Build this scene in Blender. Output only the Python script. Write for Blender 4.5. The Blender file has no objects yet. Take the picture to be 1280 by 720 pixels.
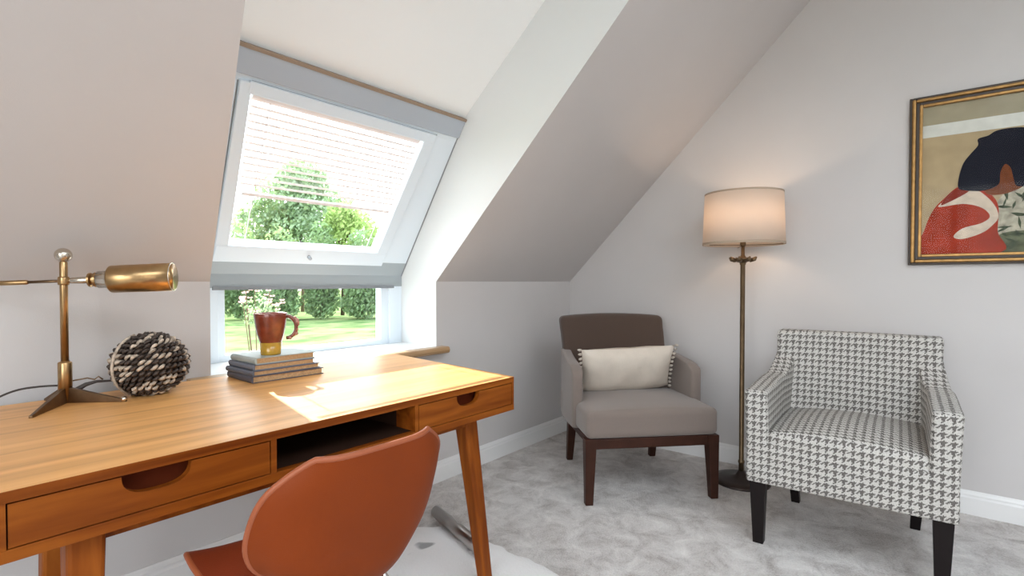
import bpy, bmesh, math, random
from mathutils import Vector, Matrix, noise
random.seed(7)
C = bpy.context.scene
COL = C.collection
PI = math.pi

# ------------------------------------------------------------------ materials
def mat(name, col, rough=.6, metal=0., bump=0., bscale=200., var=0., vscale=5., spec=None, sheen=0., coat=0.):
    m = bpy.data.materials.new(name); m.use_nodes = True
    nt = m.node_tree; b = nt.nodes['Principled BSDF']
    c4 = (*col, 1)
    b.inputs['Base Color'].default_value = c4
    b.inputs['Roughness'].default_value = rough
    b.inputs['Metallic'].default_value = metal
    if spec is not None: b.inputs['Specular IOR Level'].default_value = spec
    if sheen: b.inputs['Sheen Weight'].default_value = sheen
    if coat: b.inputs['Coat Weight'].default_value = coat; b.inputs['Coat Roughness'].default_value = .2
    tc = nt.nodes.new('ShaderNodeTexCoord')
    if var:
        n = nt.nodes.new('ShaderNodeTexNoise'); n.inputs['Scale'].default_value = vscale; n.inputs['Detail'].default_value = 4
        nt.links.new(tc.outputs['Object'], n.inputs['Vector'])
        r = nt.nodes.new('ShaderNodeValToRGB')
        r.color_ramp.elements[0].position = .3; r.color_ramp.elements[1].position = .7
        r.color_ramp.elements[0].color = (*[max(0, x*(1-var)) for x in col], 1)
        r.color_ramp.elements[1].color = (*[min(1, x*(1+var)) for x in col], 1)
        nt.links.new(n.outputs['Fac'], r.inputs['Fac']); nt.links.new(r.outputs['Color'], b.inputs['Base Color'])
    if bump:
        n2 = nt.nodes.new('ShaderNodeTexNoise'); n2.inputs['Scale'].default_value = bscale; n2.inputs['Detail'].default_value = 3
        nt.links.new(tc.outputs['Object'], n2.inputs['Vector'])
        bp = nt.nodes.new('ShaderNodeBump'); bp.inputs['Strength'].default_value = bump; bp.inputs['Distance'].default_value = .01
        nt.links.new(n2.outputs['Fac'], bp.inputs['Height']); nt.links.new(bp.outputs['Normal'], b.inputs['Normal'])
    return m

def ramp(nt, src, stops):
    r = nt.nodes.new('ShaderNodeValToRGB'); e = r.color_ramp.elements
    while len(e) < len(stops): e.new(.5)
    for k, (p, c) in enumerate(stops): e[k].position = p; e[k].color = (*c, 1)
    nt.links.new(src, r.inputs['Fac']); return r.outputs['Color']

def wood(name, dark, mid, light, rough=.35, scale=(1.2, 16, 16), spec=.5):
    m = bpy.data.materials.new(name); m.use_nodes = True; nt = m.node_tree; b = nt.nodes['Principled BSDF']
    tc = nt.nodes.new('ShaderNodeTexCoord'); mp = nt.nodes.new('ShaderNodeMapping')
    mp.inputs['Scale'].default_value = scale
    nt.links.new(tc.outputs['Object'], mp.inputs['Vector'])
    n = nt.nodes.new('ShaderNodeTexNoise'); n.inputs['Scale'].default_value = 1.6; n.inputs['Detail'].default_value = 7; n.inputs['Distortion'].default_value = .6
    nt.links.new(mp.outputs['Vector'], n.inputs['Vector'])
    c = ramp(nt, n.outputs['Fac'], [(.28, dark), (.5, mid), (.72, light)])
    nt.links.new(c, b.inputs['Base Color'])
    b.inputs['Roughness'].default_value = rough; b.inputs['Specular IOR Level'].default_value = spec
    bp = nt.nodes.new('ShaderNodeBump'); bp.inputs['Strength'].default_value = .08; bp.inputs['Distance'].default_value = .004
    nt.links.new(n.outputs['Fac'], bp.inputs['Height']); nt.links.new(bp.outputs['Normal'], b.inputs['Normal'])
    return m

def carpet_mat():
    m = bpy.data.materials.new('carpet'); m.use_nodes = True; nt = m.node_tree; b = nt.nodes['Principled BSDF']
    tc = nt.nodes.new('ShaderNodeTexCoord')
    n = nt.nodes.new('ShaderNodeTexNoise'); n.inputs['Scale'].default_value = 8; n.inputs['Detail'].default_value = 9; n.inputs['Roughness'].default_value = .72; n.inputs['Distortion'].default_value = .5
    nt.links.new(tc.outputs['Object'], n.inputs['Vector'])
    c = ramp(nt, n.outputs['Fac'], [(.3, (.44, .40, .375)), (.5, (.68, .645, .62)), (.7, (.88, .85, .82))])
    f = nt.nodes.new('ShaderNodeTexNoise'); f.inputs['Scale'].default_value = 160; f.inputs['Detail'].default_value = 2
    nt.links.new(tc.outputs['Object'], f.inputs['Vector'])
    mx = nt.nodes.new('ShaderNodeMix'); mx.data_type = 'RGBA'; mx.blend_type = 'OVERLAY'; mx.inputs['Factor'].default_value = .45
    nt.links.new(c, mx.inputs['A']); nt.links.new(f.outputs['Fac'], mx.inputs['B'])
    nt.links.new(mx.outputs['Result'], b.inputs['Base Color'])
    b.inputs['Roughness'].default_value = .95; b.inputs['Specular IOR Level'].default_value = .1
    bp = nt.nodes.new('ShaderNodeBump'); bp.inputs['Strength'].default_value = .8; bp.inputs['Distance'].default_value = .012
    nt.links.new(f.outputs['Fac'], bp.inputs['Height'])
    bp2 = nt.nodes.new('ShaderNodeBump'); bp2.inputs['Strength'].default_value = .5; bp2.inputs['Distance'].default_value = .02
    nt.links.new(n.outputs['Fac'], bp2.inputs['Height']); nt.links.new(bp.outputs['Normal'], bp2.inputs['Normal'])
    nt.links.new(bp2.outputs['Normal'], b.inputs['Normal'])
    return m

def houndstooth_mat(thread=.0036):
    m = bpy.data.materials.new('houndstooth_fabric'); m.use_nodes = True; nt = m.node_tree; b = nt.nodes['Principled BSDF']
    L = nt.links.new
    def M(op, a, b2=None, c=None):
        n = nt.nodes.new('ShaderNodeMath'); n.operation = op
        for k, v in enumerate((a, b2, c)):
            if v is None: continue
            if isinstance(v, (int, float)): n.inputs[k].default_value = v
            else: L(v, n.inputs[k])
        return n.outputs[0]
    uv = nt.nodes.new('ShaderNodeUVMap'); sp = nt.nodes.new('ShaderNodeSeparateXYZ'); L(uv.outputs['UV'], sp.inputs[0])
    wn = nt.nodes.new('ShaderNodeTexNoise'); wn.inputs['Scale'].default_value = 40; L(uv.outputs['UV'], wn.inputs['Vector'])
    wob = M('MULTIPLY', M('SUBTRACT', wn.outputs['Fac'], .5), .009)
    X = M('FLOOR', M('DIVIDE', M('ADD', sp.outputs['X'], wob), thread)); Y = M('FLOOR', M('DIVIDE', M('ADD', sp.outputs['Y'], wob), thread))
    over = M('LESS_THAN', M('FLOORED_MODULO', M('ADD', X, Y), 4), 2)
    wx = M('LESS_THAN', M('FLOORED_MODULO', X, 8), 5); wy = M('LESS_THAN', M('FLOORED_MODULO', Y, 8), 4)
    v = M('ADD', M('MULTIPLY', over, wx), M('MULTIPLY', M('SUBTRACT', 1, over), wy))
    n = nt.nodes.new('ShaderNodeTexNoise'); n.inputs['Scale'].default_value = 260; L(uv.outputs['UV'], n.inputs['Vector'])
    lo = ramp(nt, n.outputs['Fac'], [(.3, (.09, .082, .076)), (.7, (.18, .167, .155))])
    hi = ramp(nt, n.outputs['Fac'], [(.3, (.40, .385, .355)), (.7, (.62, .60, .565))])
    mx = nt.nodes.new('ShaderNodeMix'); mx.data_type = 'RGBA'; L(v, mx.inputs['Factor']); L(lo, mx.inputs['A']); L(hi, mx.inputs['B'])
    L(mx.outputs['Result'], b.inputs['Base Color']); b.inputs['Roughness'].default_value = .9; b.inputs['Specular IOR Level'].default_value = .15
    bp = nt.nodes.new('ShaderNodeBump'); bp.inputs['Strength'].default_value = .35; bp.inputs['Distance'].default_value = .003
    L(v, bp.inputs['Height']); L(bp.outputs['Normal'], b.inputs['Normal'])
    return m

def glass_mat(name='window_glass', refl=1.0):
    m = bpy.data.materials.new(name); m.use_nodes = True; nt = m.node_tree
    nt.nodes.remove(nt.nodes['Principled BSDF']); out = nt.nodes['Material Output']
    t = nt.nodes.new('ShaderNodeBsdfTransparent'); t.inputs['Color'].default_value = (.97, .99, .98, 1)
    g = nt.nodes.new('ShaderNodeBsdfGlossy'); g.inputs['Roughness'].default_value = .02
    fr = nt.nodes.new('ShaderNodeLayerWeight'); fr.inputs['Blend'].default_value = .5
    pw = nt.nodes.new('ShaderNodeMath'); pw.operation = 'POWER'; pw.inputs[1].default_value = 4
    mu = nt.nodes.new('ShaderNodeMath'); mu.operation = 'MULTIPLY_ADD'; mu.inputs[1].default_value = .8*refl; mu.inputs[2].default_value = .035*refl
    nt.links.new(fr.outputs['Facing'], pw.inputs[0])
    mx = nt.nodes.new('ShaderNodeMixShader')
    nt.links.new(pw.outputs[0], mu.inputs[0]); nt.links.new(mu.outputs[0], mx.inputs[0])
    nt.links.new(t.outputs[0], mx.inputs[1]); nt.links.new(g.outputs[0], mx.inputs[2]); nt.links.new(mx.outputs[0], out.inputs['Surface'])
    return m

def shade_mat():
    m = bpy.data.materials.new('lamp_shade_linen'); m.use_nodes = True; nt = m.node_tree
    nt.nodes.remove(nt.nodes['Principled BSDF']); out = nt.nodes['Material Output']
    d = nt.nodes.new('ShaderNodeBsdfDiffuse'); d.inputs['Color'].default_value = (.74, .68, .61, 1)
    t = nt.nodes.new('ShaderNodeBsdfTranslucent'); t.inputs['Color'].default_value = (.84, .74, .65, 1)
    mx = nt.nodes.new('ShaderNodeMixShader'); mx.inputs[0].default_value = .5
    nt.links.new(d.outputs[0], mx.inputs[1]); nt.links.new(t.outputs[0], mx.inputs[2]); nt.links.new(mx.outputs[0], out.inputs['Surface'])
    return m

def emit_mat(name, col, s):
    m = bpy.data.materials.new(name); m.use_nodes = True; b = m.node_tree.nodes['Principled BSDF']
    b.inputs['Emission Color'].default_value = (*col, 1); b.inputs['Emission Strength'].default_value = s
    return m

def spotted(name, a, b_, sc, lo, hi, bump=.5, bs=120, rough=.95):
    m = bpy.data.materials.new(name); m.use_nodes = True; nt = m.node_tree; b = nt.nodes['Principled BSDF']
    tc = nt.nodes.new('ShaderNodeTexCoord'); n = nt.nodes.new('ShaderNodeTexNoise'); n.inputs['Scale'].default_value = sc; n.inputs['Detail'].default_value = 2
    nt.links.new(tc.outputs['Object'], n.inputs['Vector'])
    nt.links.new(ramp(nt, n.outputs['Fac'], [(lo, a), (hi, b_)]), b.inputs['Base Color'])
    n2 = nt.nodes.new('ShaderNodeTexNoise'); n2.inputs['Scale'].default_value = bs; nt.links.new(tc.outputs['Object'], n2.inputs['Vector'])
    bp = nt.nodes.new('ShaderNodeBump'); bp.inputs['Strength'].default_value = bump; bp.inputs['Distance'].default_value = .01
    nt.links.new(n2.outputs['Fac'], bp.inputs['Height']); nt.links.new(bp.outputs['Normal'], b.inputs['Normal']); b.inputs['Roughness'].default_value = rough
    return m

M_ = dict(
    wall=mat('wall_paint_greige', (.60, .58, .57), .85, bump=.05, bscale=300, var=.015, vscale=3, spec=.2),
    slope=mat('slope_paint_greige', (.57, .545, .535), .85, bump=.05, bscale=300, var=.015, vscale=3, spec=.2),
    white=mat('dormer_paint_white', (.75, .775, .78), .8, bump=.04, bscale=300, spec=.2),
    dceil=mat('dormer_ceiling_paint', (.86, .885, .89), .8, bump=.04, bscale=300, spec=.2),
    trim=mat('trim_gloss_white', (.80, .80, .79), .4),
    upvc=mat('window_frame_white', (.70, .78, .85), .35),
    upvc_grey=mat('casing_shade_bluegrey', (.42, .47, .53), .5),  # head casing's shade is put into its blue-grey
    upvc_grey2=mat('transom_shade_blue', (.34, .385, .41), .4),  # lower light on transom and bottom rail is put into this colour
    gasket=mat('gasket_grey', (.22, .24, .26), .6),
    brownline=mat('brown_trim', (.30, .22, .16), .6),
    nosing=wood('sill_nosing_wood', (.30, .17, .08), (.42, .26, .13), (.55, .36, .20)),
    carpet=carpet_mat(),
    top=wood('desk_wood_lit_top', (.56, .265, .085), (.73, .365, .12), (.84, .45, .16), rough=.36, spec=.35),  # light from above is put into this paler top
    front=wood('desk_wood_shaded', (.115, .023, .0015), (.20, .048, .004), (.29, .082, .008), rough=.5, spec=.14),  # same desk wood, darkened for its less lit faces
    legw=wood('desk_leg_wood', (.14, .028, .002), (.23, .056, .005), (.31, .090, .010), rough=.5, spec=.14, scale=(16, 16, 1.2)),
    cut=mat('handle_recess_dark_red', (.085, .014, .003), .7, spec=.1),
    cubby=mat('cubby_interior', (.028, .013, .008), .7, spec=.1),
    leather=mat('tan_leather', (.19, .034, .005), .5, bump=.08, bscale=420, var=.10, vscale=4, spec=.12),
    leather_in=mat('tan_leather_inner', (.20, .030, .008), .5, spec=.3, bump=.12, bscale=420, var=.10, vscale=4),
    piping=mat('leather_piping', (.30, .075, .025), .5),
    chrome=mat('chrome', (.62, .62, .62), .18, metal=1),
    darkmetal=mat('dark_steel', (.46, .43, .41), .28, metal=1),
    brass=mat('aged_brass', (.42, .27, .13), .28, metal=1, var=.15, vscale=30),
    brassd=mat('dark_brass', (.20, .125, .07), .35, metal=1, var=.2, vscale=30),
    nickel=mat('antique_nickel', (.62, .56, .48), .22, metal=1),
    cord=mat('dark_cord', (.045, .035, .03), .6),
    dwood=mat('dark_walnut', (.040, .014, .008), .45, var=.2, vscale=20, spec=.2),
    black=mat('black_wood', (.008, .005, .005), .45, spec=.2),
    taupe=mat('taupe_fabric', (.205, .165, .143), .9, bump=.15, bscale=600, var=.04, vscale=300, sheen=.3, spec=.2),
    taupe_shade=mat('taupe_fabric_shaded', (.080, .054, .042), .9, bump=.15, bscale=600, var=.05, vscale=300, sheen=.2, spec=.2),  # backrest copy of the taupe, with its shade put into the colour
    cream=mat('cream_cushion_fabric', (.62, .55, .47), .9, bump=.3, bscale=250, var=.06, vscale=12),
    tassel=mat('cushion_tassel', (.50, .44, .38), .95, bump=.4, bscale=300),
    hound=houndstooth_mat(),
    bronze=mat('antique_bronze', (.17, .115, .065), .4, metal=.85, var=.2, vscale=20),
    bronzed=mat('dark_bronze', (.05, .035, .03), .4, metal=.6),
    shade=shade_mat(),
    bind=mat('shade_binding', (.40,.31,.23), .8),
    bulb=emit_mat('lamp_bulb_glow', (1, .68, .45), 4),
    gold=mat('gold_frame', (.37, .21, .075), .38, metal=.8, var=.2, vscale=40),
    goldd=mat('dark_frame_edge', (.045, .03, .02), .45),
    glass=glass_mat(), pglass=glass_mat('picture_glass', .15),
    weave=mat('woven_dark_fibre', (.045, .030, .022), .6, var=.4, vscale=60),
    weavel=mat('woven_pale_fibre', (.46, .38, .30), .7, var=.5, vscale=60),
    page=mat('book_pages', (.48, .30, .15), .8, bump=.3, bscale=500, var=.2, vscale=200),
    bk1=mat('book_cover_greygreen', (.38, .42, .40), .5), bk2=mat('book_cover_slate', (.10, .11, .14), .5),
    bk3=mat('book_cover_bluegrey', (.14, .15, .19), .5), bk4=mat('book_cover_charcoal', (.07, .07, .09), .5),
    slat=mat('blind_slat', (.85, .80, .80), .5),
    floor_white=spotted('white_grey_spots', (.40, .40, .40), (.94, .93, .92), 6.5, .33, .38),
    mugr=mat('mug_glaze_brown_red', (.17, .03, .012), .2, coat=.5, var=.25, vscale=40),
    mugy=mat('mug_glaze_ochre', (.45, .26, .02), .2, coat=.5, var=.2, vscale=40),
    leaf=mat('tree_leaf', (.21, .30, .19), .6, var=.5, vscale=1.2), leaf2=mat('hedge_leaf', (.15, .24, .12), .6, var=.5, vscale=.8),
    leafy=mat('yellow_green_leaf', (.28, .38, .12), .6, var=.4, vscale=1.5),
    bark=mat('bark', (.12, .08, .05), .9, bump=.5, bscale=20),
    lawn=spotted('lawn_grass', (.075, .13, .05), (.20, .25, .11), .9, .35, .65, bs=3),
    blossom=mat('pink_blossom', (.75, .45, .42), .7),
)
M_['lawn'].node_tree.nodes['Principled BSDF'].inputs['Specular IOR Level'].default_value = 0
for k in ('leaf', 'leaf2', 'leafy'):
    nt = M_[k].node_tree; b = nt.nodes['Principled BSDF']; b.inputs['Subsurface Weight'].default_value = 0
    tr = nt.nodes.new('ShaderNodeBsdfTranslucent'); tr.inputs['Color'].default_value = (.38, .52, .22, 1)
    mx = nt.nodes.new('ShaderNodeMixShader'); mx.inputs[0].default_value = .35
    nt.links.new(b.outputs[0], mx.inputs[1]); nt.links.new(tr.outputs[0], mx.inputs[2]); nt.links.new(mx.outputs[0], nt.nodes['Material Output'].inputs['Surface'])

# ------------------------------------------------------------------ mesh helpers
class MB:
    def __init__(s): s.v = []; s.f = []
    def add(s, vs, fs):
        o = len(s.v); s.v += [Vector(p) for p in vs]; s.f += [tuple(i+o for i in f) for f in fs]; return s
    def box(s, a, b):
        x0, y0, z0 = a; x1, y1, z1 = b
        return s.add([(x0,y0,z0),(x1,y0,z0),(x1,y1,z0),(x0,y1,z0),(x0,y0,z1),(x1,y0,z1),(x1,y1,z1),(x0,y1,z1)],
                     [(0,3,2,1),(4,5,6,7),(0,1,5,4),(1,2,6,5),(2,3,7,6),(3,0,4,7)])
    def hexa(s, p): # 4 bottom, 4 top
        return s.add(p, [(0,3,2,1),(4,5,6,7),(0,1,5,4),(1,2,6,5),(2,3,7,6),(3,0,4,7)])
    def prism(s, pts, off):
        n = len(pts); off = Vector(off); pts = [Vector(p) for p in pts]
        return s.add(pts + [p+off for p in pts], [tuple(range(n))[::-1], tuple(range(n, 2*n))] + [(i,(i+1)%n,n+(i+1)%n,n+i) for i in range(n)])
    def lathe(s, prof, c=(0,0,0), n=32, axis=None, cap=True):
        q = Vector((0,0,1)).rotation_difference(Vector(axis).normalized()) if axis is not None else None
        vs = []
        for r, z in prof:
            for k in range(n):
                p = Vector((r*math.cos(2*PI*k/n), r*math.sin(2*PI*k/n), z))
                if q: p = q @ p
                vs.append(p + Vector(c))
        fs = [(i*n+k, i*n+(k+1)%n, (i+1)*n+(k+1)%n, (i+1)*n+k) for i in range(len(prof)-1) for k in range(n)]
        if cap: fs += [tuple(range(n))[::-1], tuple((len(prof)-1)*n+k for k in range(n))]
        return s.add(vs, fs)
    def tube(s, pts, r, n=10, closed=False):
        pts = [Vector(p) for p in pts]; N = len(pts); rs = r if isinstance(r, (list, tuple)) else [r]*N
        up = None; vs = []
        for i, p in enumerate(pts):
            if closed: d = pts[(i+1) % N] - pts[i-1]
            else: d = pts[min(i+1, N-1)] - pts[max(i-1, 0)]
            d.normalize()
            if up is None:
                up = Vector((0,0,1)) if abs(d.z) < .9 else Vector((1,0,0))
            a = (up - d*up.dot(d)).normalized(); b = d.cross(a); up = a
            for k in range(n):
                t = 2*PI*k/n; vs.append(p + (a*math.cos(t) + b*math.sin(t))*rs[i])
        fs = [(i*n+k, i*n+(k+1)%n, (i+1)*n+(k+1)%n, (i+1)*n+k) for i in range(N-1) for k in range(n)]
        if closed: fs += [((N-1)*n+k, (N-1)*n+(k+1)%n, (k+1)%n, k) for k in range(n)]
        else: fs += [tuple(range(n))[::-1], tuple((N-1)*n+k for k in range(n))]
        return s.add(vs, fs)
    def grid(s, nu, nv, fn):
        vs = [fn(i/(nu-1), j/(nv-1)) for j in range(nv) for i in range(nu)]
        return s.add(vs, [(j*nu+i, j*nu+i+1, (j+1)*nu+i+1, (j+1)*nu+i) for j in range(nv-1) for i in range(nu-1)])
    def rbox(s, lo, hi, r, fn=None, m=8, seg=4):
        """box with rounded edges; fn deforms each point"""
        lo = Vector(lo); hi = Vector(hi); h = (hi-lo)/2; c = (hi+lo)/2
        r = min(r, *(x*.999 for x in h))
        def coords(H):
            a = [-H + r*(1-math.cos(k/seg*PI/2)) for k in range(seg)]
            mid = [-(H-r) + 2*(H-r)*k/m for k in range(m+1)]
            return a + mid + [-x for x in a[::-1]]
        cs = [coords(h[k]) for k in range(3)]; idx = {}; n = [len(x) for x in cs]
        def vid(i, j, k):
            key = (i, j, k)
            if key not in idx:
                p = Vector((cs[0][i], cs[1][j], cs[2][k])); q = Vector([max(-(h[t]-r), min(h[t]-r, p[t])) for t in range(3)])
                d = p - q
                if d.length > 1e-9: p = q + d.normalized()*r
                p = p + c
                if fn: p = Vector(fn(p))
                idx[key] = len(s.v); s.v.append(p)
            return idx[key]
        X, Y, Z = n
        for i in range(X-1):
            for j in range(Y-1):
                s.f.append((vid(i,j,0), vid(i,j+1,0), vid(i+1,j+1,0), vid(i+1,j,0)))
                s.f.append((vid(i,j,Z-1), vid(i+1,j,Z-1), vid(i+1,j+1,Z-1), vid(i,j+1,Z-1)))
        for i in range(X-1):
            for k in range(Z-1):
                s.f.append((vid(i,0,k), vid(i+1,0,k), vid(i+1,0,k+1), vid(i,0,k+1)))
                s.f.append((vid(i,Y-1,k), vid(i,Y-1,k+1), vid(i+1,Y-1,k+1), vid(i+1,Y-1,k)))
        for j in range(Y-1):
            for k in range(Z-1):
                s.f.append((vid(0,j,k), vid(0,j,k+1), vid(0,j+1,k+1), vid(0,j+1,k)))
                s.f.append((vid(X-1,j,k), vid(X-1,j+1,k), vid(X-1,j+1,k+1), vid(X-1,j,k+1)))
        return s
    def build(s, name, m, parent=None, smooth=False, bevel=0, world=False, uv=False, solid=0, angle=None):
        me = bpy.data.meshes.new(name)
        off = parent.location if (world and parent) else Vector((0,0,0))
        me.from_pydata([tuple(v-off) for v in s.v], [], s.f); me.materials.append(m)
        bm = bmesh.new(); bm.from_mesh(me); bmesh.ops.recalc_face_normals(bm, faces=bm.faces)
        if uv:
            l = bm.loops.layers.uv.new('UVMap')
            for f in bm.faces:
                nx, ny, nz = (abs(t) for t in f.normal)
                for lp in f.loops:
                    p = lp.vert.co
                    lp[l].uv = (p.x, p.z) if ny >= nx and ny >= nz*.85 else ((p.y, p.z) if nx >= nz*.85 else (p.x, p.y))
        bm.to_mesh(me); bm.free()
        if smooth:
            for p in me.polygons: p.use_smooth = True
        o = bpy.data.objects.new(name, me); COL.objects.link(o)
        if parent: o.parent = parent
        if solid:
            md = o.modifiers.new('s', 'SOLIDIFY'); md.thickness = solid; md.offset = 0
        if bevel:
            md = o.modifiers.new('b', 'BEVEL'); md.width = bevel; md.segments = 2; md.limit_method = 'ANGLE'
        return o

def tag(o, label, cat, group=None, kind=None):
    if label: o['label'] = label
    if cat: o['category'] = cat
    if group: o['group'] = group
    if kind: o['kind'] = kind
    return o
def empty(name, loc, rz=0, label=None, cat=None, group=None):
    o = bpy.data.objects.new(name, None); COL.objects.link(o); o.location = loc; o.rotation_euler = (0,0,rz); o.empty_display_size = .1
    return tag(o, label, cat, group)
def struct(o, label=None):
    o['kind'] = 'structure'
    if label: o['label'] = label
    return o

# ------------------------------------------------------------------ room shell
KV = 2.108            # knee wall
XR = 3.257; XL = -1.7; YB = -2.7; ZC = 2.72; K = 1.01
WU = 1.92             # right dormer cheek
WV = 2.438            # lower window plane
SZ = .745             # sill height
def slopeV(z): return KV - K*(z-1.1)
def arr(z): return .782 - .25*(z-1.1)
yt = slopeV(ZC)
b = MB().box((XL, YB, -.06), (XR, KV, 0)); struct(b.build('floor', M_['carpet']), 'mottled grey beige carpet')
b = MB()
b.add([(XL,KV,0),(XR,KV,0),(XR,KV,SZ-.035),(XL,KV,SZ-.035)], [(0,1,2,3)])
b.add([(XL,KV,SZ-.035),(.782,KV,SZ-.035),(.782,KV,1.1),(XL,KV,1.1)], [(0,1,2,3)])
b.add([(WU,KV,SZ-.035),(XR,KV,SZ-.035),(XR,KV,1.1),(WU,KV,1.1)], [(0,1,2,3)])
struct(b.build('wall_window', M_['wall']), 'low greige wall under the sloped ceiling')
b = MB().add([(XR,KV,0),(XR,YB,0),(XR,YB,ZC),(XR,yt,ZC),(XR,KV,1.1)], [(0,1,2,3,4)])
struct(b.build('wall_right', M_['wall']))
ly0, ly1, lz0, lz1 = -1.2, .85, .12, 2.3   # added window opening in the unseen left wall, for fill light
b = MB().add([(XL,KV,0),(XL,ly1,0),(XL,ly1,ZC),(XL,yt,ZC),(XL,KV,1.1)], [(0,1,2,3,4)])
b.add([(XL,ly0,0),(XL,YB,0),(XL,YB,ZC),(XL,ly0,ZC)], [(0,1,2,3)]); b.add([(XL,ly0,0),(XL,ly1,0),(XL,ly1,lz0),(XL,ly0,lz0)], [(0,1,2,3)]); b.add([(XL,ly0,lz1),(XL,ly1,lz1),(XL,ly1,ZC),(XL,ly0,ZC)], [(0,1,2,3)])
struct(b.build('wall_left', M_['wall']))
b = MB()
for y_ in (ly0, (ly0+ly1)/2-.03, ly1-.06): b.box((XL-.06, y_, lz0), (XL, y_+.06, lz1))
b.box((XL-.06, ly0, lz0), (XL, ly1, lz0+.06)); b.box((XL-.06, ly0, lz1-.06), (XL, ly1, lz1))
struct(b.build('added_window_left', M_['upvc']))
struct(MB().add([(XL,YB,0),(XR,YB,0),(XR,YB,ZC),(XL,YB,ZC)], [(0,1,2,3)]).build('wall_back', M_['wall']))
# sloped ceiling (both sides of the dormer) + flat ceiling
b = MB()
b.add([(XL,KV,1.1),(.782,KV,1.1),(arr(ZC),yt,ZC),(XL,yt,ZC)], [(0,1,2,3)])
b.add([(WU,KV,1.1),(XR,KV,1.1),(XR,yt,ZC),(WU,yt,ZC)], [(0,1,2,3)])
struct(b.build('ceiling', M_['slope']), 'sloped greige ceiling')
DY = .966
b = MB()
rx0, rx1, ry0, ry1 = -1.0, 1.9, -1.9, -.35   # added rooflight opening in the unseen flat ceiling, for top light
b.add([(XL,yt,ZC),(XR,yt,ZC),(XR,ry1,ZC),(XL,ry1,ZC)], [(0,1,2,3)]); b.add([(XL,ry0,ZC),(XR,ry0,ZC),(XR,YB,ZC),(XL,YB,ZC)], [(0,1,2,3)])
b.add([(XL,ry0,ZC),(rx0,ry0,ZC),(rx0,ry1,ZC),(XL,ry1,ZC)], [(0,1,2,3)]); b.add([(rx1,ry0,ZC),(XR,ry0,ZC),(XR,ry1,ZC),(rx1,ry1,ZC)], [(0,1,2,3)])
rl = MB()
for x_ in (rx0-.04, (rx0+rx1)/2-.04, rx1-.04): rl.box((x_, ry0, ZC), (x_+.08, ry1, ZC+.25))
rl.box((rx0, ry0-.04, ZC), (rx1, ry0, ZC+.25)); rl.box((rx0, ry1, ZC), (rx1, ry1+.04, ZC+.25))
struct(rl.build('added_rooflight', M_['upvc']))
b.add([(.60,DY,ZC),(WU,DY,ZC),(WU,yt,ZC),(arr(ZC),yt,ZC)], [(0,1,2,3)])
struct(b.build('ceiling', M_['white']))
b = MB().add([(.74,1.893,1.941),(WU,1.893,1.941),(WU,DY,ZC),(.60,DY,ZC)], [(0,1,2,3)])
struct(b.build('ceiling', M_['dceil']), 'white sloping dormer ceiling above the window')
zt = SZ-.035
b = MB().add([(WU,KV,zt),(WU,WV+.03,zt),(WU,WV+.03,1.1),(WU,1.893+.03,1.941),(WU,DY,ZC),(WU,yt,ZC),(WU,KV,1.1)], [(0,1,2,3,4,5,6)])
struct(b.build('wall_dormer_right', M_['white']), 'bright white dormer cheek')
b = MB().add([(.782,KV,zt),(.80,WV+.03,zt),(.80,WV+.03,1.1),(.74,1.893+.03,1.941),(.60,DY,ZC),(arr(ZC),yt,ZC),(.782,KV,1.1)],
             [(0,1,2,6),(2,3,6),(3,5,6),(3,4,5)])
struct(b.build('wall_dormer_left', M_['white']))
# skirting boards with a moulded top
def skirting(pts_profile_dir, a, bb, name):
    a = Vector(a); bb = Vector(bb); n = Vector(pts_profile_dir)
    prof = [(0,0),(.018,0),(.018,.078),(.014,.086),(.014,.094),(.007,.104),(.004,.11),(0,.11)]
    pts = [a + n*d + Vector((0,0,z)) for d, z in prof]
    return struct(MB().prism(pts, bb-a).build(name, M_['trim']))
skirting((0,-1,0), (XL,KV,0), (XR,KV,0), 'baseboard_window')
skirting((-1,0,0), (XR,YB,0), (XR,KV-.018,0), 'baseboard_right')
skirting((1,0,0), (XL,YB,0), (XL,KV-.018,0), 'baseboard_left')
# window sill
sl = MB().prism([(.70,2.058,SZ-.035),(.70,2.05,SZ-.03),(.70,2.046,SZ-.0175),(.70,2.05,SZ-.005),(.70,2.058,SZ),(.70,KV-.001,SZ),(.70,KV-.001,SZ-.035)], (1.965-.70,0,0)).build('trim_1', M_['nosing']); struct(sl, 'wooden sill nosing')
struct(MB().box((.775,KV-.001,SZ-.03),(WU,WV+.03,SZ+.001)).build('trim_2', M_['trim']), 'white window sill')

# ------------------------------------------------------------------ dormer window
def W(u, t, n=0):    # point on the sloping window plane; n = towards the room
    return Vector((u, WV-.648*t, 1.1+t)) + Vector((0,-.839,-.544))*n
def wbar(mb, u0, u1, t0, t1, n0, n1, u0t=None, u1t=None):
    u0t = u0 if u0t is None else u0t; u1t = u1 if u1t is None else u1t
    return mb.hexa([W(u0,t0,n0),W(u1,t0,n0),W(u1,t0,n1),W(u0,t0,n1),W(u0t,t1,n0),W(u1t,t1,n0),W(u1t,t1,n1),W(u0t,t1,n1)])
win = empty('window_1', (1.36, WV, 1.1)); struct(win, 'sloping roof window with white frame')
fx = MB()
wbar(fx, .74, .885, .05, .80, -.05, .012, .70, .825); wbar(fx, 1.73, WU, .05, .80, -.05, .012, 1.765, WU)
wbar(fx, .74, WU, .735, .80, -.05, .013)
fx.build('window_frame', M_['upvc'], win, bevel=.003, world=True)
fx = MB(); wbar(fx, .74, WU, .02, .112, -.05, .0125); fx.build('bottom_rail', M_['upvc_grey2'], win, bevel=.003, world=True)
fx = MB()
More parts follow.
